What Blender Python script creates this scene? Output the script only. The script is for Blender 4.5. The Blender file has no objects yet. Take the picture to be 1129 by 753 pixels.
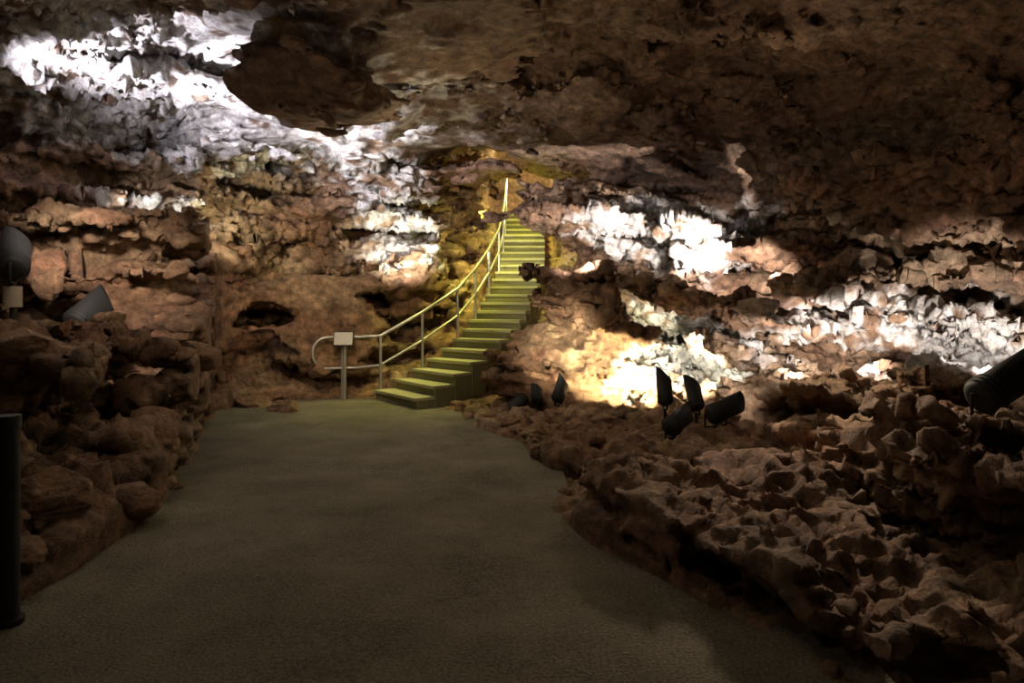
import bpy, bmesh, math, random
import numpy as np
from mathutils import Vector, Matrix
from mathutils.bvhtree import BVHTree
random.seed(7)
rng=np.random.RandomState(11)
scene=bpy.context.scene
scene.view_settings.view_transform='Standard'
scene.view_settings.look='None'

# ---------------------------------------------------------------- noise
M=4095
PERM=rng.permutation(4096).astype(np.int32)
G=rng.normal(size=(4096,3)).astype(np.float32)
G/=np.linalg.norm(G,axis=1)[:,None]
def _pn(x,y,z,seed):
    xf=np.floor(x);yf=np.floor(y);zf=np.floor(z)
    xi=xf.astype(np.int32);yi=yf.astype(np.int32);zi=zf.astype(np.int32)
    fx=(x-xf).astype(np.float32);fy=(y-yf).astype(np.float32);fz=(z-zf).astype(np.float32)
    u=fx*fx*fx*(fx*(fx*6-15)+10);v=fy*fy*fy*(fy*(fy*6-15)+10);w=fz*fz*fz*(fz*(fz*6-15)+10)
    out=[]
    for a in (0,1):
        pa=PERM[(xi+a+seed*131)&M]
        for b in (0,1):
            pb=PERM[(pa+yi+b)&M]
            for c in (0,1):
                h=PERM[(pb+zi+c)&M]
                g=G[h]
                out.append(g[:,0]*(fx-a)+g[:,1]*(fy-b)+g[:,2]*(fz-c))
    l=lambda p,q,t:p+(q-p)*t
    x0=l(l(out[0],out[1],w),l(out[2],out[3],w),v)
    x1=l(l(out[4],out[5],w),l(out[6],out[7],w),v)
    return l(x0,x1,u)*1.5
def pn(x,y,z,seed=0):
    x=np.asarray(x,dtype=np.float32).ravel();y=np.asarray(y,dtype=np.float32).ravel();z=np.asarray(z,dtype=np.float32).ravel()
    r=np.empty(x.shape,np.float32)
    for i in range(0,len(x),400000):
        s=slice(i,i+400000); r[s]=_pn(x[s],y[s],z[s],seed)
    return r
def ridge(n): return 1-2*np.abs(n)
def worley(x,y,z,seed=0):
    """returns f1,f2 and a per-cell tilted plane value (angular blocks)"""
    n=len(x); f1=np.empty(n,np.float32); f2=np.empty(n,np.float32); pl=np.empty(n,np.float32)
    for i in range(0,n,200000):
        s=slice(i,i+200000)
        X,Y,Z=x[s],y[s],z[s]
        xi=np.floor(X).astype(np.int32);yi=np.floor(Y).astype(np.int32);zi=np.floor(Z).astype(np.int32)
        a=np.full(X.shape,9.,np.float32); b=a.copy(); c=np.zeros(X.shape,np.float32)
        for dx in (-1,0,1):
            pa=PERM[(xi+dx+seed*57)&M]
            for dy in (-1,0,1):
                pb=PERM[(pa+yi+dy)&M]
                for dz in (-1,0,1):
                    h=PERM[(pb+zi+dz)&M]
                    g=G[h]*0.45+0.5; g2=G[(h*7+13)&M]
                    ox=X-(xi+dx+g[:,0]);oy=Y-(yi+dy+g[:,1]);oz=Z-(zi+dz+g[:,2])
                    d=np.sqrt(ox*ox+oy*oy+oz*oz)
                    m=d<a
                    b=np.where(m,a,np.minimum(b,d)); c=np.where(m,g2[:,0]*ox+g2[:,1]*oy+g2[:,2]*oz+.35*g[:,1],c); a=np.where(m,d,a)
        f1[s]=a;f2[s]=b;pl[s]=c
    return f1,f2,pl
def ss(a,b,x):
    t=np.clip((x-a)/(b-a),0,1); return t*t*(3-2*t)
def smin(a,b,k):
    h=np.clip(0.5+0.5*(b-a)/k,0,1); return b+(a-b)*h-k*h*(1-h)
def smax(a,b,k): return -smin(-a,-b,k)
def polydist(poly,x,y):
    d=np.full(x.shape,1e9,np.float32); ins=np.zeros(x.shape,bool)
    n=len(poly)
    for i in range(n):
        ax,ay=poly[i];bx,by=poly[(i+1)%n]
        ex,ey=bx-ax,by-ay
        t=np.clip(((x-ax)*ex+(y-ay)*ey)/(ex*ex+ey*ey),0,1)
        d=np.minimum(d,np.hypot(x-ax-t*ex,y-ay-t*ey))
        if ay!=by:
            c=((ay>y)!=(by>y))&(x<(bx-ax)*(y-ay)/(by-ay)+ax)
            ins^=c
    return np.where(ins,d,-d)

# ---------------------------------------------------------------- layout (metres)
PATH=[(-2.55,-2),(-2.55,3.7),(-2.54,4.3),(-2.6,5.2),(-2.8,6.5),(-3.3,8.1),(-4.25,10.6),(-3.9,11.4),(-2.9,11.9),(-2.2,11.9),
      (-1.25,10.9),(-.45,9.1),(.1,8.0),(.2,6.6),(.25,5.6),(.45,4.8),(.75,4.3),(1.05,3.7),(1.3,3.1),(1.7,1.5),(1.8,-2)]
WALL=[(-4.3,0),(-4.8,3),(-5.3,5.5),(-6.0,8),(-5.6,10.2),(-4.2,12.2),(-2.4,13.2),(-2.0,14),(-1.6,16),(-.9,18),(-.5,19.6),
      (1.0,19.6),(1.05,18),(1.05,15),(1.05,13.6),(1.6,12.6),(3.3,12.2),(3.8,10.8),(4.6,9.6),(5.8,8.2),(5.7,5),(4.8,3),(4.4,0)]
CL=np.array([(-1.80,11.3,0),(-1.15,11.8,.36),(-.5,12.6,.83),(-.12,13.7,1.36),(.16,15.1,1.99),(.25,16.6,2.75),(.29,18.6,3.7)])
def catmull(P,n=30):
    P=np.vstack([2*P[0]-P[1],P,2*P[-1]-P[-2]]); out=[]
    for i in range(1,len(P)-2):
        for t in np.linspace(0,1,n,endpoint=False):
            a,b,c,d=P[i-1],P[i],P[i+1],P[i+2]
            out.append(.5*((2*b)+(-a+c)*t+(2*a-5*b+4*c-d)*t*t+(-a+3*b-3*c+d)*t**3))
    out.append(P[-2]); return np.array(out)
CD=catmull(CL[:,:2],40)
al=np.concatenate([[0],np.cumsum(np.hypot(*np.diff(CD,axis=0).T))]); LTOT=al[-1]
ZTOP=3.75
def cl_at(s):
    x=np.interp(s,al,CD[:,0]);y=np.interp(s,al,CD[:,1])
    e=.05
    tx=np.interp(min(s+e,LTOT),al,CD[:,0])-np.interp(max(s-e,0),al,CD[:,0])
    ty=np.interp(min(s+e,LTOT),al,CD[:,1])-np.interp(max(s-e,0),al,CD[:,1])
    l=math.hypot(tx,ty); return x,y,tx/l,ty/l
def stair_dist(x,y):
    d=np.full(x.shape,1e9,np.float32); zz=np.zeros(x.shape,np.float32)
    pts=CD[::8]; a=al[::8]
    pts=np.vstack([pts,CD[-1]+[0.0,.5]]); a=np.append(a,LTOT)
    for i in range(len(pts)-1):
        (ax,ay),(bx,by)=pts[i],pts[i+1]; ex,ey=bx-ax,by-ay
        t=np.clip(((x-ax)*ex+(y-ay)*ey)/(ex*ex+ey*ey),0,1)
        dd=np.hypot(x-ax-t*ex,y-ay-t*ey); m=dd<d
        d=np.where(m,dd,d); zz=np.where(m,(a[i]+(a[i+1]-a[i])*t)/LTOT*ZTOP,zz)
    return d,zz
def gauss(x,y,cx,cy,rx,ry): return np.exp(-((x-cx)/rx)**2-((y-cy)/ry)**2)

# open pockets kept free for the light fixtures (x,y,z,radius)
SITES=[(-3.95,6.7,1.42,.44),(-4.1,6.0,1.9,.36),(3.1,4.75,1.0,.42),(1.8,8.6,.45,.36),(2.14,8.5,.40,.36),(1.65,7.5,.32,.34),(2.2,7.9,.38,.34),
       (.13,9.75,.27,.3),(.34,9.9,.27,.3),(.62,9.75,.27,.3)]
K=0.0030; OY=6.0
y0=1.0; NY=int(math.log((21.6+OY)/(y0+OY))/K)+1
us=np.arange(-0.52,0.52,K).astype(np.float32); ws=np.arange(-0.225,0.40,K).astype(np.float32)
ys=((y0+OY)*np.exp(K*np.arange(NY))-OY).astype(np.float32)
NX,NZ=len(us),len(ws)
X2=us[:,None]*(ys[None,:]+OY); Y2=np.broadcast_to(ys[None,:],X2.shape).copy()
dp=-polydist(PATH,X2,Y2); wd=polydist(WALL,X2,Y2); ds,zs=stair_dist(X2,Y2)
side=1/(1+np.exp((X2+1.6)/.25))
gl=-.06+.72*ss(-.05,.75,dp)+.22*ss(.8,2.6,dp)
glb=-.06+.95*np.clip(dp,0,3)
gl=gl+(glb-gl)*ss(9.0,11.2,Y2)
gr=-.06+.10*ss(0,.35,dp)+.06*np.clip(dp,0,4)
for cx,cy,rx,ry,h in [(2.9,5.2,.75,.6,.28),(3.0,3.5,.9,.9,.42),(1.9,5.3,.8,.5,.12),(4.1,6.3,1.0,.8,.15),(2.2,4.3,.6,.5,.2),(4.6,8,1.2,.8,.25)]:
    gr=gr+h*gauss(X2,Y2,cx,cy,rx,ry)
g=gl*side+gr*(1-side)
gst=zs-.25+.25*ss(.5,1.2,ds)
inpass=ss(12.2,13.0,Y2)*ss(2.6,1.2,np.abs(X2+.3))
g=g*(1-inpass)+gst*inpass
c=4.15-.17*np.clip(X2-1.5,0,9)+.5*gauss(X2,Y2,-4.4,8.6,2.0,2.2)+.28*gauss(X2,Y2,3.0,7.0,1.6,1.6)-.2*gauss(X2,Y2,1.8,10.5,2.0,1.6)
c=c+1.3*ss(13.3,17.0,Y2)
AIR=[(2.65,11.2,.75,.95,1.7,.70),(1.85,12.4,1.75,.45,.8,.26),(-.8,14.6,3.0,1.15,1.9,1.0),(-4.3,11.0,2.75,1.3,.9,.34),(5.2,8.0,1.35,1.8,1.3,.42),
     (3.9,9.6,.5,.6,.9,.45),(-2.9,13,2.9,.7,1.0,.25),(3.4,11.6,2.35,.7,.8,.2),(4.4,9.6,2.3,1.2,.7,.2),(-5.4,7.6,1.9,.8,1.4,.45),
     (-.1,13.0,2.7,.8,2.4,1.0),(.25,16.6,4.2,.75,2.4,1.0)]
ROCK=[(1.08,11.4,.30,1.06,1.1,1.40),(.2,10.6,.0,.6,.45,.42),(1.5,11.2,.7,.4,.65,.65),(-1.95,13.3,2.7,.33,.4,1.6),(-4.45,8.2,1.38,1.05,.75,.85),
      (3.35,9.3,1.3,.42,.42,.3),(3.1,9.3,.55,.5,.45,.5),(2.85,10.9,1.95,.5,.6,.8),(-2.1,7.2,3.92,.66,.85,.5),(-2.9,8.4,4.4,.25,.5,.5),
      (-3.1,12.2,1.0,.8,.6,.9),(2.85,5.15,.38,.48,.42,.44),(-4.4,10.6,1.3,1.0,.7,.7),(1.65,12.3,2.9,.9,.8,.5),(-4.6,6.3,.95,.75,.7,.5),
      (-3.15,5.7,.15,.42,.5,.42),(-3.35,6.8,.25,.5,.5,.55),(-2.95,4.7,.08,.32,.4,.3),(-3.75,7.9,.4,.5,.5,.6),(-3.75,5.2,.7,.5,.6,.45),(-3.2,9.3,.1,.6,.5,.5)]
F=np.empty((NX,NY,NZ),np.float32)
JB=24
for j in range(0,NY,JB):
    sl=slice(j,min(NY,j+JB))
    yy=ys[sl]; Y=np.broadcast_to(yy[None,:,None],(NX,len(yy),NZ))
    X=np.broadcast_to((us[:,None]*(yy+OY)[None,:])[:,:,None],Y.shape)
    Z=1.0+ws[None,None,:]*(yy+OY)[None,:,None]; Z=np.broadcast_to(Z,Y.shape)
    gg=g[:,sl,None];cc=c[:,sl,None];w=wd[:,sl,None];d_p=dp[:,sl,None];d_s=ds[:,sl,None];z_s=zs[:,sl,None]
    rt=ss(1.6,2.6,X)*ss(11.5,9.5,Y)
    w=w-.75*rt*ss(1.5,2.5,Z)+.35*ss(-2.5,-4,X)*ss(1.6,2.6,Z)-.45*ss(-1.5,-3,X)*ss(.35,.0,np.abs(Z-3.0))
    f=smin(smin(w,cc-Z,.9),Z-gg,.3)
    for (cx,cy,cz,rx,ry,rz) in AIR:
        if cy+ry+.6<yy[0] or cy-ry-.6>yy[-1]: continue
        q=np.sqrt(((X-cx)/rx)**2+((Y-cy)/ry)**2+((Z-cz)/rz)**2)
        f=smax(f,(1-q)*min(rx,ry,rz),.18)
    for (cx,cy,cz,rx,ry,rz) in ROCK:
        if cy+ry+1.5<yy[0] or cy-ry-1.5>yy[-1]: continue
        q=np.sqrt(((X-cx)/rx)**2+((Y-cy)/ry)**2+((Z-cz)/rz)**2)
        f=smin(f,(q-1)*min(rx,ry,rz),.10)
    m=np.abs(f)<.85
    xm,ym,zm=X[m],Y[m],Z[m]
    bc=lambda q:np.broadcast_to(q,f.shape)[m]
    ccm=bc(cc); dsm=bc(d_s); zsm=bc(z_s); dpm=bc(d_p)
    ceil=ss(1.1,.3,ccm-zm)*ss(12.8,11.5,ym)*(1-.85*ss(-1.0,-1.8,xm)*ss(6.8,7.8,ym))
    n=.36*pn(xm*.55,ym*.55,zm*.7,1)
    wx=pn(xm*.9,ym*.9,zm*.9,5)*.35
    tilt=zm+.25*xm*(xm>0)
    st=pn(xm*.5+wx,ym*.5-wx,tilt*2.8+wx*2,2)
    n+=.40*(1-.8*ceil)*np.tanh(st*4.5)
    st2=pn(xm*1.3,ym*1.3,tilt*7.5+wx*3,14)
    n+=.14*(1-.8*ceil)*np.tanh(st2*4.5)
    n+=.24*(1-.55*ceil)*pn(xm*1.7,ym*1.7,zm*2.3,3)
    n+=(.18*(1-.65*ceil))*(ridge(pn(xm*2.6+wx,ym*2.6,zm*4,4))-.6)
    n+=(.11*(1-.5*ceil))*(ridge(pn(xm*6,ym*6,zm*9,6))-.5)
    low=ss(1.2,.3,zm)*ss(2.0,0.3,dpm)
    n*=(1-(.6-.25*(xm>0))*low)
    n*=1-.85*ss(1.35,.7,dsm)*ss(2.2,1.2,zm-zsm)*(ym>11)
    n*=1-.75*np.exp(-((xm-.9)/1.25)**4-((ym-11.2)/1.2)**4-((zm-.8)/1.0)**4)
    n*=1-.8*np.exp(-((xm+4.4)/1.2)**4-((ym-8.0)/1.0)**4-((zm-1.45)/.8)**4)
    n*=1-.8*np.exp(-((xm-1.4)/1.4)**4-((ym-8.0)/2.2)**4-((zm-.2)/.6)**2)
    n*=1-.4*np.exp(-((xm-2.9)/1.0)**4-((ym-5.2)/1.2)**4-((zm-.6)/.8)**2)
    f[m]+=n
    f=np.maximum(f,np.minimum(np.minimum(-d_p+.05,Z+.05),2.6-Z))
    f=np.maximum(f,np.minimum(np.minimum(.71-d_s,Z-(z_s-.3)),z_s+2.1-Z))
    for (cx,cy,cz,r) in SITES:
        if cy+r<yy[0] or cy-r>yy[-1]: continue
        f=smax(f,r-np.sqrt((X-cx)**2+(Y-cy)**2+((Z-cz-.08)/.9)**2),.12)
    F[:,sl,:]=f
s=(F>0)
cnt=np.zeros((NX-1,NY-1,NZ-1),np.uint8)
for a in (0,1):
    for b in (0,1):
        for d in (0,1):
            cnt+=s[a:NX-1+a,b:NY-1+b,d:NZ-1+d]
act=(cnt>0)&(cnt<8)
I,J,Kk=np.nonzero(act); NV=len(I)
cid=np.full(act.shape,-1,np.int32); cid[I,J,Kk]=np.arange(NV)
acc=np.zeros((NV,3),np.float64); num=np.zeros(NV)
co=[(a,b,d) for a in (0,1) for b in (0,1) for d in (0,1)]
for p in co:
    for ax in range(3):
        if p[ax]==0:
            q=list(p);q[ax]=1
            fa=F[I+p[0],J+p[1],Kk+p[2]];fb=F[I+q[0],J+q[1],Kk+q[2]]
            m=(fa>0)!=(fb>0)
            t=np.where(m,fa/(fa-fb+1e-12),0)
            for k in range(3):
                acc[:,k]+=np.where(m,p[k]+(t if k==ax else 0),0)
            num+=m
acc/=num[:,None]
ix=I+acc[:,0];jy=J+acc[:,1];kz=Kk+acc[:,2]
Yv=(y0+OY)*np.exp(K*jy)-OY
Xv=(us[0]+K*ix)*(Yv+OY); Zv=1.0+(ws[0]+K*kz)*(Yv+OY)
V=np.stack([Xv,Yv,Zv],1).astype(np.float32)
faces=[]
def addq(mask_pos,mask_neg,fn):
    for mk,flip in ((mask_pos,False),(mask_neg,True)):
        i,j,k=np.nonzero(mk); q=fn(i,j,k)
        faces.append(q[:,::-1] if flip else q)
a=s[:-1,1:-1,1:-1];b=s[1:,1:-1,1:-1]
addq((~a)&b,a&(~b),lambda i,j,k:np.stack([cid[i,j,k],cid[i,j+1,k],cid[i,j+1,k+1],cid[i,j,k+1]],1))
a=s[1:-1,:-1,1:-1];b=s[1:-1,1:,1:-1]
addq((~a)&b,a&(~b),lambda i,j,k:np.stack([cid[i,j,k],cid[i,j,k+1],cid[i+1,j,k+1],cid[i+1,j,k]],1))
a=s[1:-1,1:-1,:-1];b=s[1:-1,1:-1,1:]
addq((~a)&b,a&(~b),lambda i,j,k:np.stack([cid[i,j,k],cid[i+1,j,k],cid[i+1,j+1,k],cid[i,j+1,k]],1))
Q=np.concatenate(faces).astype(np.int32)
del F,s,cnt,act,cid
# drop loose floating fragments (small connected pieces of the surface)
lab=np.arange(NV,dtype=np.int32)
for it in range(60):
    mnl=lab[Q].min(1); new=lab.copy()
    for k in range(4): np.minimum.at(new,Q[:,k],mnl)
    # also hook the roots, then pointer jumping
    for k in range(4): np.minimum.at(new,lab[Q[:,k]],mnl)
    for _ in range(4): new=new[new]
    if np.array_equal(new,lab): break
    lab=new
size=np.bincount(lab,minlength=NV)
Q=Q[size[lab[Q[:,0]]]>4000]
used,inv_=np.unique(Q,return_inverse=True); V=V[used]; Q=inv_.reshape(Q.shape).astype(np.int32); NV=len(V)
def vnormals(V,Q):
    n=np.cross(V[Q[:,2]]-V[Q[:,0]],V[Q[:,3]]-V[Q[:,1]])
    N=np.zeros_like(V)
    for k in range(4):
        for cc_ in range(3):
            N[:,cc_]+=np.bincount(Q[:,k],weights=n[:,cc_],minlength=len(V)).astype(np.float32)
    N/=np.linalg.norm(N,axis=1)[:,None]+1e-9
    return N
N=vnormals(V,Q)
x,y,z=V.T
dpv=-polydist(PATH,x,y); dsv,zsv=stair_dist(x,y)
edge=ss(-.05,.4,dpv)*ss(.65,1.0,np.where(y>11.2,dsv,9))
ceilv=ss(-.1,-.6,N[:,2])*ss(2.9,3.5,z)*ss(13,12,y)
ulf=ss(-1.0,-1.8,x)*ss(6.8,7.8,y)
def box(cx,cy,czz,rx,ry,rz): return np.exp(-(((x-cx)/rx)**2+((y-cy)/ry)**2+((z-czz)/rz)**2))
n2=pn(x*2.6,y*2.6,z*4,31);n3=pn(x*8,y*8,z*12,32);n4=ridge(pn(x*4,y*4,z*14,35))
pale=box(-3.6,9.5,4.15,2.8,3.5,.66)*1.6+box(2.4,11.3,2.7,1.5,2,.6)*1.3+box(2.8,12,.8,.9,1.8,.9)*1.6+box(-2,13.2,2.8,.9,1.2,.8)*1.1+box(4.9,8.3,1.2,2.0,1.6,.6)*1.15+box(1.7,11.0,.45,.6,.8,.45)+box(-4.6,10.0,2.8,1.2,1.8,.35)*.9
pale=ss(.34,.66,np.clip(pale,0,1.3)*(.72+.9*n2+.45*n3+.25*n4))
wob=.35*pn(x*2,y*2,z*2,20)
f1,f2,pl1=worley(x*1.5+wob,y*1.5,z*2.0,3)
f1b,f2b,pl2=worley(x*4.3+wob,y*4.3-wob,z*6,4)
lump=np.clip((f2-f1)*5,0,1); lump2=np.clip((f2b-f1b)*5,0,1)
rough=(1-.8*ceilv*(1-ulf))
blocky=.2+.7*ss(-.15,.3,pn(x*.8,y*.8,z*1.3,44))
nearR=ss(.2,.8,x)*ss(10,9.0,y)*ss(1.6,1.0,z)
mnd=np.exp(-((x-.9)/1.25)**4-((y-11.2)/1.2)**4-((z-.8)/1.1)**4)+np.exp(-((x+4.4)/1.2)**4-((y-8.0)/1.0)**4-((z-1.45)/.9)**4)
calm=np.clip(1-.75*nearR-.85*mnd,0.05,1)*blocky
rough=rough*(1-.35*np.clip(mnd,0,1))
leftlow=ss(-2.4,-2.8,x)*ss(10.5,9.0,y)*ss(1.5,.9,z)
D=((.18*pl1*ss(3.3,2.4,z)+.07*pl2+.05*(lump-.8)*ss(3.2,2.2,z)+.015*(lump2-.8))*calm*(1-.6*leftlow))*rough
f1c,f2c,_=worley(x*2.3+wob*.6,y*2.3,z*2.6,8)
D+=leftlow*(.17*np.sqrt(np.clip(1-(f1c/.72)**2,0,1))-.08)
D+=.07*(ridge(pn(x*3.6+wob,y*3.6,z*6,17))-.6)*rough
D+=.055*(ridge(pn(x*6,y*6,z*10,7))-.6)*rough+.03*pn(x*10,y*10,z*13,8)*(rough*.8+.2)+.026*(ridge(pn(x*20,y*20,z*26,9))-.6)
D+=.05*np.tanh(4*pn(x*1.3,y*1.3,(z+.25*x*(x>0))*9,12))*rough
fin=np.clip(1-6*np.abs(pn(x*5,y*5,z*6.5,61)),0,1)+np.clip(1-6*np.abs(pn(x*9+3,y*9,z*11,62)),0,1)*.5
D+=.08*fin*pale
V=V+N*(D*edge)[:,None]
N=vnormals(V,Q)
def lerp(a,b,t): return a+(b-a)*t[:,None]
n1=pn(x*.8,y*.8,z*1.2,30)
col=np.tile(np.array([.36,.215,.13]),(NV,1))
col=lerp(col,np.array([.51,.36,.23]),ss(-.2,.5,n1))
col=lerp(col,np.array([.40,.195,.125]),ss(.1,.6,n2)*.6)
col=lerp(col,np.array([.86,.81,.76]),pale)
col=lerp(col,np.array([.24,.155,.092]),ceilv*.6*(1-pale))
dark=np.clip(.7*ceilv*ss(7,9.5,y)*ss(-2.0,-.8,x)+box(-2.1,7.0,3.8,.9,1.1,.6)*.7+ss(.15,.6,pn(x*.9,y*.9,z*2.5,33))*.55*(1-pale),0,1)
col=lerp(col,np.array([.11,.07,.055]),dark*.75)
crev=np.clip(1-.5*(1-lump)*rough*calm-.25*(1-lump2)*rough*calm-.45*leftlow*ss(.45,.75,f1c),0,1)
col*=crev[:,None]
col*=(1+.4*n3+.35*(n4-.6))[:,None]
col=np.clip(col,.012,.9)

def make_mesh(name,V,Q,N=None,col=None,mat=None,smooth=True):
    me=bpy.data.meshes.new(name)
    me.vertices.add(len(V)); me.vertices.foreach_set('co',np.ascontiguousarray(V,dtype=np.float32).ravel())
    k=Q.shape[1]
    me.loops.add(Q.size); me.loops.foreach_set('vertex_index',np.ascontiguousarray(Q,dtype=np.int32).ravel())
    me.polygons.add(len(Q)); me.polygons.foreach_set('loop_start',np.arange(0,Q.size,k,dtype=np.int32))
    me.update(calc_edges=True)
    me.polygons.foreach_set('use_smooth',np.full(len(Q),smooth,bool))
    if col is not None:
        at=me.color_attributes.new('rock_tint','FLOAT_COLOR','POINT')
        at.data.foreach_set('color',np.concatenate([col,np.ones((len(V),1))],1).astype(np.float32).ravel())
    if N is not None: me.normals_split_custom_set_from_vertices(N.tolist())
    if mat: me.materials.append(mat)
    ob=bpy.data.objects.new(name,me); scene.collection.objects.link(ob)
    return ob

# ---------------------------------------------------------------- materials
def newmat(name):
    m=bpy.data.materials.new(name); m.use_nodes=True
    return m,m.node_tree.nodes,m.node_tree.links,m.node_tree.nodes['Principled BSDF']
def rockmat(name,use_attr=True,tint=(.33,.2,.11)):
    m,nd,lk,bs=newmat(name)
    geo=nd.new('ShaderNodeNewGeometry')
    def noise(scale,det=6,rough=.6):
        n=nd.new('ShaderNodeTexNoise');n.inputs['Scale'].default_value=scale;n.inputs['Detail'].default_value=det;n.inputs['Roughness'].default_value=rough
        lk.new(geo.outputs['Position'],n.inputs['Vector']);return n
    if use_attr:
        a=nd.new('ShaderNodeAttribute');a.attribute_name='rock_tint';base=a.outputs['Color']
    else:
        a=nd.new('ShaderNodeRGB');a.outputs[0].default_value=(*tint,1);base=a.outputs[0]
    n1=noise(10,10,.76)
    r1=nd.new('ShaderNodeMapRange');r1.inputs[1].default_value=.32;r1.inputs[2].default_value=.68;r1.inputs[3].default_value=.35;r1.inputs[4].default_value=1.62
    lk.new(n1.outputs['Fac'],r1.inputs[0])
    mx=nd.new('ShaderNodeVectorMath');mx.operation='SCALE';lk.new(base,mx.inputs[0]);lk.new(r1.outputs[0],mx.inputs['Scale'])
    lk.new(mx.outputs[0],bs.inputs['Base Color'])
    bs.inputs['Roughness'].default_value=.75
    bs.inputs['Specular IOR Level'].default_value=.35
    n2=noise(14,10,.78)
    vo=nd.new('ShaderNodeTexVoronoi');vo.feature='DISTANCE_TO_EDGE';vo.inputs['Scale'].default_value=6
    nv=noise(3,4,.6);mv=nd.new('ShaderNodeMix');mv.data_type='VECTOR';mv.inputs[0].default_value=.25
    lk.new(geo.outputs['Position'],mv.inputs[4]);lk.new(nv.outputs['Color'],mv.inputs[5]);lk.new(mv.outputs[1],vo.inputs['Vector'])
    cl=nd.new('ShaderNodeMapRange');cl.inputs[1].default_value=0;cl.inputs[2].default_value=.04;lk.new(vo.outputs['Distance'],cl.inputs[0])
    ad=nd.new('ShaderNodeMath');ad.operation='MULTIPLY_ADD';ad.inputs[1].default_value=.08;lk.new(cl.outputs[0],ad.inputs[0]);lk.new(n2.outputs['Fac'],ad.inputs[2])
    bp=nd.new('ShaderNodeBump');bp.inputs['Strength'].default_value=1.0;bp.inputs['Distance'].default_value=.085
    lk.new(ad.outputs[0],bp.inputs['Height']);lk.new(bp.outputs[0],bs.inputs['Normal'])
    return m
ROCKM=rockmat('cave_rock'); BOULM=rockmat('boulder_rock',False,(.40,.25,.155)); BOULP=rockmat('boulder_pale_rock',False,(.5,.4,.31))
def concrete(name,c1,c2,bump=.01,rg=.8):
    m,nd,lk,bs=newmat(name)
    geo=nd.new('ShaderNodeNewGeometry')
    a=nd.new('ShaderNodeTexNoise');a.inputs['Scale'].default_value=60;a.inputs['Detail'].default_value=4;lk.new(geo.outputs['Position'],a.inputs['Vector'])
    b=nd.new('ShaderNodeTexNoise');b.inputs['Scale'].default_value=1.3;b.inputs['Detail'].default_value=9;b.inputs['Roughness'].default_value=.65;lk.new(geo.outputs['Position'],b.inputs['Vector'])
    mx=nd.new('ShaderNodeMath');mx.operation='MULTIPLY_ADD';mx.inputs[1].default_value=.7;lk.new(a.outputs['Fac'],mx.inputs[0])
    m2=nd.new('ShaderNodeMath');m2.operation='MULTIPLY';m2.inputs[1].default_value=.6;lk.new(b.outputs['Fac'],m2.inputs[0]);lk.new(m2.outputs[0],mx.inputs[2])
    cr=nd.new('ShaderNodeValToRGB');cr.color_ramp.elements[0].position=.45;cr.color_ramp.elements[0].color=(*c1,1);cr.color_ramp.elements[1].position=.85;cr.color_ramp.elements[1].color=(*c2,1)
    lk.new(mx.outputs[0],cr.inputs[0]);lk.new(cr.outputs[0],bs.inputs['Base Color']);bs.inputs['Roughness'].default_value=rg;bs.inputs['Specular IOR Level'].default_value=.2
    bp=nd.new('ShaderNodeBump');bp.inputs['Strength'].default_value=.8;bp.inputs['Distance'].default_value=bump;lk.new(mx.outputs[0],bp.inputs['Height']);lk.new(bp.outputs[0],bs.inputs['Normal'])
    return m
PATHM=concrete('path_concrete',(.075,.068,.050),(.28,.255,.185),.03,.9)
STEPM=concrete('step_concrete',(.30,.29,.17),(.50,.48,.30)); RISM=concrete('riser_shade_concrete',(.15,.14,.07),(.26,.25,.14))  # risers: step concrete with shade painted in, so steps read under flat lighting
def simple(name,c,rough,metal=0,var=.2):
    m,nd,lk,bs=newmat(name)
    n=nd.new('ShaderNodeTexNoise');n.inputs['Scale'].default_value=12
    cr=nd.new('ShaderNodeValToRGB');cr.color_ramp.elements[0].color=(*[v*(1-var) for v in c],1);cr.color_ramp.elements[1].color=(*[min(1,v*(1+var)) for v in c],1)
    lk.new(n.outputs['Fac'],cr.inputs[0]);lk.new(cr.outputs[0],bs.inputs['Base Color'])
    bs.inputs['Roughness'].default_value=rough;bs.inputs['Metallic'].default_value=metal
    return m
STEEL=simple('galvanised_steel',(.50,.50,.51),.4,.75); HOOD=simple('black_hood',(.010,.012,.014),.7,.0)
CREAM=simple('cream_plastic',(.36,.32,.25),.5); SIGNM=simple('sign_face',(.42,.42,.42),.5)

# ---------------------------------------------------------------- split cave
fc=V[Q].mean(1); fn=N[Q].mean(1)
cl_=(fc[:,2]>2.7)&(fn[:,2]<-.35)&(fc[:,1]<14.5)|(fc[:,2]>3.9)&(fc[:,1]<14.5)
gr_=(~cl_)&((fc[:,2]<.5)&(fn[:,2]>.2)&(fc[:,1]<11))
lf=(~cl_)&(~gr_)&(fc[:,0]<-3.2)&(fc[:,1]<12)
rt_=(~cl_)&(~gr_)&(fc[:,0]>2.2)&(fc[:,1]<11)
bk=~(cl_|gr_|lf|rt_)
for nm,mk in (('ceiling',cl_),('rocky_ground',gr_),('wall_left',lf),('wall_right',rt_),('wall_back',bk)):
    q=Q[mk]; u,inv=np.unique(q,return_inverse=True)
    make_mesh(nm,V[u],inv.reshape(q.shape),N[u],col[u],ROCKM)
BV=BVHTree.FromPolygons(V.tolist(),Q.tolist())
def ground(x,y,ztop=2.2):
    h=BV.ray_cast(Vector((x,y,ztop)),Vector((0,0,-1)))
    return h[0].z if h[0] is not None else 0.0
def gz(x,y,zt=2.2): return max(0.0,ground(x,y,zt))
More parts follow.
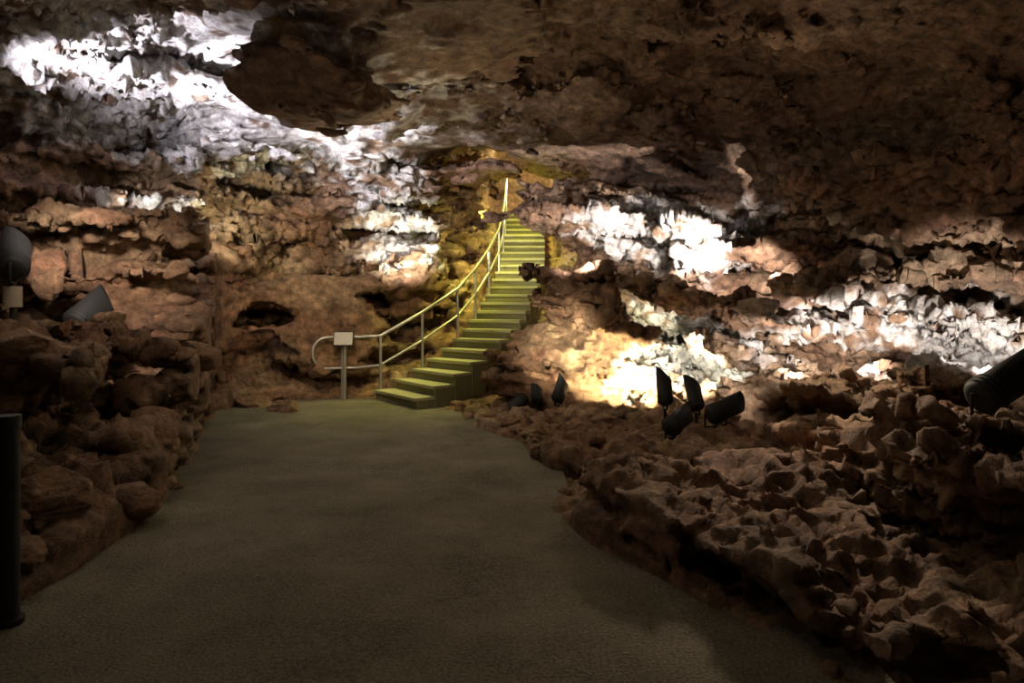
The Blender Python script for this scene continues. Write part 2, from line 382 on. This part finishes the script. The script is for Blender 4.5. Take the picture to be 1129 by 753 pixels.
def clear_lamp(loc,tgt,need=.55):
    """keep a lamp in open air with a free line towards what it lights"""
    loc=Vector(loc);tgt=Vector(tgt);best=None
    for dz in np.arange(0,1.3,.12):
        for back in (0,.3,.6):
            p=loc+Vector((0,-back,dz)); d=tgt-p; L=d.length; d.normalize()
            up=BV.ray_cast(p,Vector((0,0,1))); 
            if up[0] is not None and up[1].z>0: continue
            h=BV.ray_cast(p,d)
            if h[0] is None: return p
            if h[1].dot(d)>0: continue
            n=BV.find_nearest(p)
            if n[3]<.15: continue
            r_=h[3]/L
            if r_>=need: return p
            if best is None or r_>best[0]: best=(r_,p)
    return best[1] if best else loc

# ---------------------------------------------------------------- floor (concrete path)
gx=np.arange(-5.2,3.2,.08);gy=np.arange(-2,12.6,.08)
GX,GY=np.meshgrid(gx,gy,indexing='ij')
d=-polydist(PATH,GX.astype(np.float32),GY.astype(np.float32)); keep=d<.32
GZ=.015*pn(GX*.8,GY*.8,GX*0,40).reshape(GX.shape)+.006*pn(GX*3,GY*3,GX*0,41).reshape(GX.shape)
idx=np.arange(GX.size).reshape(GX.shape)
kq=keep[:-1,:-1]&keep[1:,:-1]&keep[1:,1:]&keep[:-1,1:]
q=np.stack([idx[:-1,:-1][kq],idx[1:,:-1][kq],idx[1:,1:][kq],idx[:-1,1:][kq]],1)
u,inv=np.unique(q,return_inverse=True)
make_mesh('floor',np.stack([GX.ravel(),GY.ravel(),GZ.ravel()],1)[u],inv.reshape(q.shape),mat=PATHM)

# ---------------------------------------------------------------- stairs
NS=24; rise=ZTOP/NS; bm=bmesh.new()
def wid(s): return .97+.38*math.exp(-(s/1.0)**2)
def slab(s0,s1,zb,zt,ex,mi):
    P=[]
    for sv in (s0,s1):
        X_,Y_,tx,ty=cl_at(max(sv,0)); 
        if sv<0: X_+=tx*sv; Y_+=ty*sv
        w_=wid(max(sv,0))/2+ex
        P.append(((X_-ty*w_,Y_+tx*w_),(X_+ty*w_,Y_-tx*w_)))
    (l0,r0),(l1,r1)=P
    vs=[bm.verts.new((*p,h)) for h in (zb,zt) for p in (l0,r0,r1,l1)]
    for f in ((0,3,2,1),(4,5,6,7),(0,1,5,4),(1,2,6,5),(2,3,7,6),(3,0,4,7)):
        bm.faces.new([vs[k] for k in f]).material_index=mi
for i in range(NS):
    s0=i*LTOT/NS; s1=(i+1)*LTOT/NS
    zt=(i+1)*rise
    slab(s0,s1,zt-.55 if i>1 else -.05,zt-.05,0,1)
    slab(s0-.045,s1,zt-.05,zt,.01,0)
X_,Y_,tx,ty=cl_at(LTOT)
vs=[bm.verts.new(p) for p in ((X_-.5,Y_,3.3),(X_+.5,Y_,3.3),(X_+.5,Y_+1.1,3.3),(X_-.5,Y_+1.1,3.3),(X_-.5,Y_,3.75),(X_+.5,Y_,3.75),(X_+.5,Y_+1.1,3.75),(X_-.5,Y_+1.1,3.75))]
for f in ((0,3,2,1),(4,5,6,7),(0,1,5,4),(1,2,6,5),(2,3,7,6),(3,0,4,7)): bm.faces.new([vs[k] for k in f])
bmesh.ops.bevel(bm,geom=bm.edges[:],offset=.008,segments=2,affect='EDGES')
me=bpy.data.meshes.new('concrete_staircase');bm.to_mesh(me);me.materials.append(STEPM);me.materials.append(RISM)
ob=bpy.data.objects.new('concrete_staircase',me);scene.collection.objects.link(ob)

# ---------------------------------------------------------------- helpers for parts
def empty(name,loc=(0,0,0)):
    e=bpy.data.objects.new(name,None);e.empty_display_size=.1;e.location=loc;scene.collection.objects.link(e);return e
def tube(name,pts,r,mat,parent):
    cu=bpy.data.curves.new(name,'CURVE');cu.dimensions='3D';cu.bevel_depth=r;cu.bevel_resolution=4;cu.use_fill_caps=True
    sp=cu.splines.new('POLY');sp.points.add(len(pts)-1)
    for p,q_ in zip(sp.points,pts): p.co=(*q_,1)
    cu.materials.append(mat)
    o=bpy.data.objects.new(name,cu);scene.collection.objects.link(o);o.parent=parent
    return o
rail=empty('handrail')
def railpt(s,off=.0):
    X_,Y_,tx,ty=cl_at(s); w_=wid(s)/2-.06
    return X_-ty*w_,Y_+tx*w_
def zst(s): return max(0,s/LTOT*ZTOP+.08)
PS=(.05,.85,1.7,2.5,3.4,4.4,5.4,6.5,7.6)
base=[railpt(t)+(zst(t),) for t in PS+(LTOT,)]
ext=[(-2.98,11.75),(-2.75,11.85),(-2.5,11.92)]
H1,H2=1.0,.5
top=[(a_,b_,H1) for a_,b_ in ext]+[(a_,b_,max(H1,h+.92)) for a_,b_,h in base]
mid=[(a_,b_,H2) for a_,b_ in ext]+[(a_,b_,max(H2,h+.45)) for a_,b_,h in base]
c0=Vector((-2.98,11.75));dr=Vector((-1,-.4)).normalized()
loop=[(c0.x+dr.x*.22*math.sin(t),c0.y+dr.y*.22*math.sin(t),(H1+H2)/2+(H1-H2)/2*math.cos(t)) for t in np.linspace(0,math.pi,14)]
tube('top_rail',top,.026,STEEL,rail);tube('mid_rail',mid,.020,STEEL,rail);tube('end_loop',loop,.024,STEEL,rail)
for i,(a_,b_,hb,ht) in enumerate([(-2.75,11.85,0,1.0)]+[(*railpt(t),max(0,t/LTOT*ZTOP-.05),max(H1,zst(t)+.92)) for t in PS]):
    tube('post_%d'%i,[(a_,b_,hb-.02),(a_,b_,ht)],.024,STEEL,rail)
def box_obj(name,size,loc,rot,mat,parent,bev=.01):
    bm=bmesh.new();bmesh.ops.create_cube(bm,size=1)
    for v in bm.verts: v.co=Vector((v.co.x*size[0],v.co.y*size[1],v.co.z*size[2]))
    bmesh.ops.bevel(bm,geom=bm.edges[:],offset=bev,segments=2,affect='EDGES')
    me=bpy.data.meshes.new(name);bm.to_mesh(me);me.materials.append(mat)
    o=bpy.data.objects.new(name,me);o.location=loc;o.rotation_euler=rot;scene.collection.objects.link(o);o.parent=parent;return o
sg=empty('information_sign')
box_obj('sign_frame',(.33,.04,.25),(-2.7,11.72,.98),(-.35,0,.05),HOOD,sg)
box_obj('sign_panel',(.29,.02,.21),(-2.7,11.70,.985),(-.35,0,.05),SIGNM,sg,.004)
tube('sign_post',[(-2.7,11.78,0),(-2.7,11.78,.95)],.03,STEEL,sg)

# ---------------------------------------------------------------- spotlights
def flood(loc,target,L=.34,R=.095,name='spotlight_fixture',stand=.12,base_mat=HOOD):
    e=empty(name,loc)
    d=(Vector(target)-Vector(loc)).normalized(); rot=d.to_track_quat('Z','Y').to_matrix().to_4x4()
    bm=bmesh.new(); n=32; rings=[]
    prof=[(0,.0),(.35*R,-.02),(.8*R,0),(R*.98,.05*L),(R,.15*L),(R,L),(R*.93,L),(R*.93,.45*L),(0,.44*L)]
    for pr,pz in prof:
        ring=[]
        for k in range(n):
            a_=2*math.pi*k/n
            zz=pz
            if abs(pz-L)<1e-6: zz=L*(1.0+.25*math.cos(a_))
            ring.append(bm.verts.new((pr*math.cos(a_),pr*math.sin(a_),zz-.2*L)))
        rings.append(ring)
    for a_,b_ in zip(rings[:-1],rings[1:]):
        for k in range(n): bm.faces.new((a_[k],a_[(k+1)%n],b_[(k+1)%n],b_[k]))
    bmesh.ops.remove_doubles(bm,verts=bm.verts,dist=1e-5)
    for t in (.02,.07,.12):
        r_=bmesh.ops.create_cone(bm,cap_ends=True,segments=32,radius1=R*1.07,radius2=R*1.07,depth=.008)
        for v in r_['verts']: v.co.z+=t*L*1.6-.2*L+.02
    me=bpy.data.meshes.new('hood');bm.to_mesh(me);me.materials.append(HOOD)
    for p in me.polygons:p.use_smooth=True
    o=bpy.data.objects.new('hood',me);o.matrix_local=rot;scene.collection.objects.link(o);o.parent=e
    side_=rot.to_3x3()@Vector((0,1,0)); side_.z=0; side_.normalize()
    yk=[side_*(R*1.15)*sg_+Vector((0,0,zz)) for sg_,zz in ((1,0),(1,-R*1.3),(-1,-R*1.3),(-1,0))]
    tube('yoke',[tuple(v) for v in yk],.012,HOOD,e)
    tube('stem',[(0,0,-R*1.3),(0,0,-R*1.3-stand)],.02,HOOD,e)
    if base_mat is not HOOD: tube('base_can',[(0,0,-R*1.3-min(stand,.2)),(0,0,-R*1.3-.03)],.07,base_mat,e)
    tube('foot',[(0,0,-R*1.3-stand),(0,0,-R*1.3-stand-.02)],.07,HOOD,e)
    return e
def flood_at(i,target,L=.34,R=.095,**k):
    x_,y_,z_,_=SITES[i]; h=gz(x_,y_,z_+.1)
    stand=max(.03,z_-R*1.3-h-.01); z_=h+R*1.3+stand+.01
    return flood((x_,y_,z_),target,L,R,stand=stand,**k)
flood_at(7,(-.4,9.2,-.1),.32,.085)
flood_at(8,(.3,11.5,1.6),.24,.08)
flood_at(9,(.95,10.3,1.2),.34,.085)
flood_at(3,(1.8,9.5,3.5),.36,.09)
flood_at(4,(2.0,9.5,2.2),.34,.09)
flood_at(5,(2.6,8.3,.8),.40,.10)
flood_at(6,(3.3,8.2,.8),.42,.11)
flood_at(2,(5.2,5.3,2.0),.5,.12)
flood_at(0,(-3.5,8.3,2.6),.46,.13)
flood_at(1,(-4.6,7.0,2.9),.40,.12,base_mat=CREAM)
bol=empty('path_bollard',(-2.5,3.62,0))
bm=bmesh.new()
for r,hh,zc in ((.055,1.0,.5),(.062,.06,1.0),(.075,.03,.015),(.05,.08,.9)):
    r_=bmesh.ops.create_cone(bm,cap_ends=True,segments=32,radius1=r,radius2=r,depth=hh)
    for v in r_['verts']: v.co.z+=zc
me=bpy.data.meshes.new('bollard_body');bm.to_mesh(me);me.materials.append(HOOD)
o=bpy.data.objects.new('bollard_body',me);scene.collection.objects.link(o);o.parent=bol

# ---------------------------------------------------------------- boulders
def rockshape(size,seed,sub=4):
    bm=bmesh.new();bmesh.ops.create_icosphere(bm,subdivisions=sub,radius=1)
    bm.verts.ensure_lookup_table()
    P=np.array([v.co[:] for v in bm.verts],dtype=np.float32);T=np.array([[v.index for v in f.verts] for f in bm.faces],dtype=np.int32);bm.free()
    r=np.random.RandomState(seed)
    for _ in range(16):
        n_=r.normal(size=3);n_/=np.linalg.norm(n_);d_=r.uniform(.5,.86)
        t=P@n_-d_; P-=np.clip(t,0,None)[:,None]*n_*.92
    nr=P/(np.linalg.norm(P,axis=1)[:,None]+1e-6)
    o_=r.uniform(0,50,3)
    a_=P+o_
    P=P+nr*(.09*pn(*(a_*1.6).T,50)+.03*np.tanh(3*pn(*(a_*np.array([1.5,1.5,6])).T,51))+.03*(ridge(pn(*(a_*8).T,52))-.5))[:,None]
    P=P*np.array(size)*1.2
    th=r.uniform(0,6.28);c_,s_=math.cos(th),math.sin(th)
    R_=np.array([[c_,-s_,0],[s_,c_,0],[0,0,1]])@np.array(Matrix.Rotation(r.uniform(-.35,.35),3,'X'))
    return P@R_.T,T
def boulder(loc,size,seed,mat=BOULM):
    P,T=rockshape(size,seed,5)
    o=make_mesh('boulder',P,T,mat=mat); o.location=loc
B=[(-3.0,6.1,.24),(-2.75,5.2,.19),(-2.85,4.5,.19),(-3.15,7.2,.22),(-2.72,4.0,.15),(-3.3,10.6,.2),(-3.9,11.0,.22),(-3.3,5.0,.22),
   (-.2,9.3,.11),(.95,9.9,.15),(1.1,8.4,.10),(2.9,8.6,.2),(3.4,8.4,.24),(-3.1,12.0,.25)]
for i,(bx,by,r) in enumerate(B):
    boulder((bx,by,gz(bx,by,2.0)+r*.15),(r*1.25,r*.95,r*.75),100+i,BOULP if i in(11,12) else BOULM)
Ps=[];Ts=[];o_=0
r=np.random.RandomState(5);k=0
while k<260:
    bx=r.uniform(-5,5);by=r.uniform(2.8,11.8)
    d_=float(-polydist(PATH,np.array([bx],np.float32),np.array([by],np.float32))[0])
    if d_<.05 or (d_>1.0 and r.rand()<.6): continue
    if bx>0 and by<7.5 and r.rand()<.85: continue
    if min(math.hypot(bx-s_[0],by-s_[1]) for s_ in SITES)<.25: continue
    sd,_=stair_dist(np.array([bx],np.float32),np.array([by],np.float32))
    if sd[0]<.95: continue
    if float(polydist(WALL,np.array([bx],np.float32),np.array([by],np.float32))[0])<.3: continue
    sz=.03+.10*r.rand()**2.5
    h=gz(bx,by,2.0)
    if h>1.9: continue
    P,T=rockshape((sz*1.3,sz,sz*.75),1000+k,3)
    Ps.append(P+np.array([bx,by,h+sz*.15]));Ts.append(T+o_);o_+=len(P);k+=1
make_mesh('rock_rubble',np.concatenate(Ps),np.concatenate(Ts),mat=BOULM)

# ---------------------------------------------------------------- lights
def spot(name,loc,tgt,W,col,ang=60,blend=.6,r=.06,need=.55):
    loc=clear_lamp(loc,tgt,need)
    l=bpy.data.lights.new(name,'SPOT');l.energy=W;l.color=col;l.spot_size=math.radians(ang);l.spot_blend=blend;l.shadow_soft_size=r
    o=bpy.data.objects.new(name,l);o.location=loc;o.rotation_euler=(Vector(tgt)-Vector(loc)).to_track_quat('-Z','Y').to_euler();scene.collection.objects.link(o)
def point(name,loc,W,col,r=.1):
    l=bpy.data.lights.new(name,'POINT');l.energy=W;l.color=col;l.shadow_soft_size=r
    o=bpy.data.objects.new(name,l);o.location=loc;scene.collection.objects.link(o)
YEL=(1,.86,.5);COOL=(.90,.86,1);PINK=(1,.88,.82);STR=(.98,.93,.17)
spot('lamp_alcove',(2.4,9.3,.6),(2.75,11.6,.8),680,(1,.94,.74),58)
spot('lamp_mound',(2.0,9.8,.35),(1.4,11.0,.55),680,(1,.87,.5),84)
spot('lamp_mound_face',(.3,8.4,1.3),(.9,10.9,.9),420,(1,.81,.58),48,.9,.15)
spot('lamp_column',(2.4,10.0,1.5),(2.5,11.5,3.1),680,PINK,74)
spot('lamp_column_left',(1.0,10.5,2.1),(1.3,12.4,2.9),360,PINK,76)
spot('lamp_column_mid',(3.2,9.0,1.9),(3.2,11.0,1.7),320,PINK,80)
spot('lamp_right_ledge',(3.6,7.4,.9),(4.0,8.9,1.1),420,(1,.89,.82),64)
spot('lamp_right_ledge_far',(4.3,6.4,1.0),(5.2,7.9,1.4),420,(1,.89,.82),62)
spot('lamp_right_boulder',(2.9,7.8,.8),(3.3,9.4,.8),260,(1,.86,.78),66)
spot('fill_right_rocks',(2.6,7.8,2.7),(2.6,5.3,.4),480,(1,.77,.56),70,1,.25)  # added warm fill for the near right rocks
spot('lamp_upper_left',(-5.3,7.6,3.5),(-4.0,9.0,4.7),540,COOL,110,.8,.08)
spot('lamp_upper_left_mid',(-4.1,8.4,3.55),(-3.0,10.0,4.5),520,COOL,98,.8,.08)
spot('lamp_upper_left_far',(-2.9,10.0,3.4),(-2.2,11.6,4.2),320,(1,.95,.96),92,.8,.08)
spot('lamp_left_niche',(-4.0,9.6,2.5),(-4.3,11.4,2.9),240,YEL,60)
spot('lamp_left_niche_near',(-4.6,8.4,2.5),(-4.9,10.2,2.6),280,(1,.95,.88),52)
spot('lamp_left_boulder',(-3.3,5.2,2.7),(-4.4,8.0,1.5),420,(1,.80,.64),52,.9,.12)
spot('lamp_pillar',(-1.5,12.2,1.9),(-2.1,13.4,2.7),320,(1,.94,.78),66)
spot('lamp_left_back',(-2.4,9.0,2.7),(-3.2,12.4,1.3),180,(1,.72,.42),78,.9,.2)
spot('lamp_stair_top',(.2,17.6,5.0),(.3,17.9,3.4),330,STR,115,1,need=.3)
spot('lamp_stair_upper',(.05,15.7,4.6),(.2,16.3,2.5),340,STR,105,1,need=.3)
spot('lamp_stair_mid',(-.15,14.0,3.9),(.0,14.7,1.7),320,STR,100,1,need=.3)
spot('lamp_stair_low',(-.6,12.6,3.3),(-.5,13.1,1.1),250,STR,95,1,need=.3)
spot('lamp_stair_base',(-1.4,11.8,3.0),(-1.9,11.0,0),200,(.98,.93,.24),78,1)
point('lamp_stair_wall',(-.75,14.4,2.5),32,(.97,.86,.22))
point('lamp_passage_end',(.2,18.3,4.7),85,(1,.88,.45))
point('hall_fill',(-.3,3.8,3.3),20,(1,.77,.51),.5)  # added ambient fill, this and the next three points stand for no fixture
point('hall_fill_far',(-.8,8.2,2.8),52,(1,.83,.56),.5)  # added soft fill over the far path
point('hall_fill_right',(2.4,6.4,2.9),20,(1,.79,.57),.4)  # added fill lifting the right side and ceiling
point('hall_fill_left',(-3.0,5.0,2.6),22,(1,.79,.60),.4)  # added fill brightening the left bank
w=bpy.data.worlds.new('World');scene.world=w;w.use_nodes=True
w.node_tree.nodes['Background'].inputs[0].default_value=(.5,.42,.33,1);w.node_tree.nodes['Background'].inputs[1].default_value=.03

cam=bpy.data.cameras.new('camera');cam.sensor_width=36;cam.lens=25.7;cam.shift_y=-.0403;cam.clip_end=100
co_=bpy.data.objects.new('camera',cam);co_.location=(0,0,1.6);co_.rotation_euler=(math.pi/2,0,0);scene.collection.objects.link(co_);scene.camera=co_
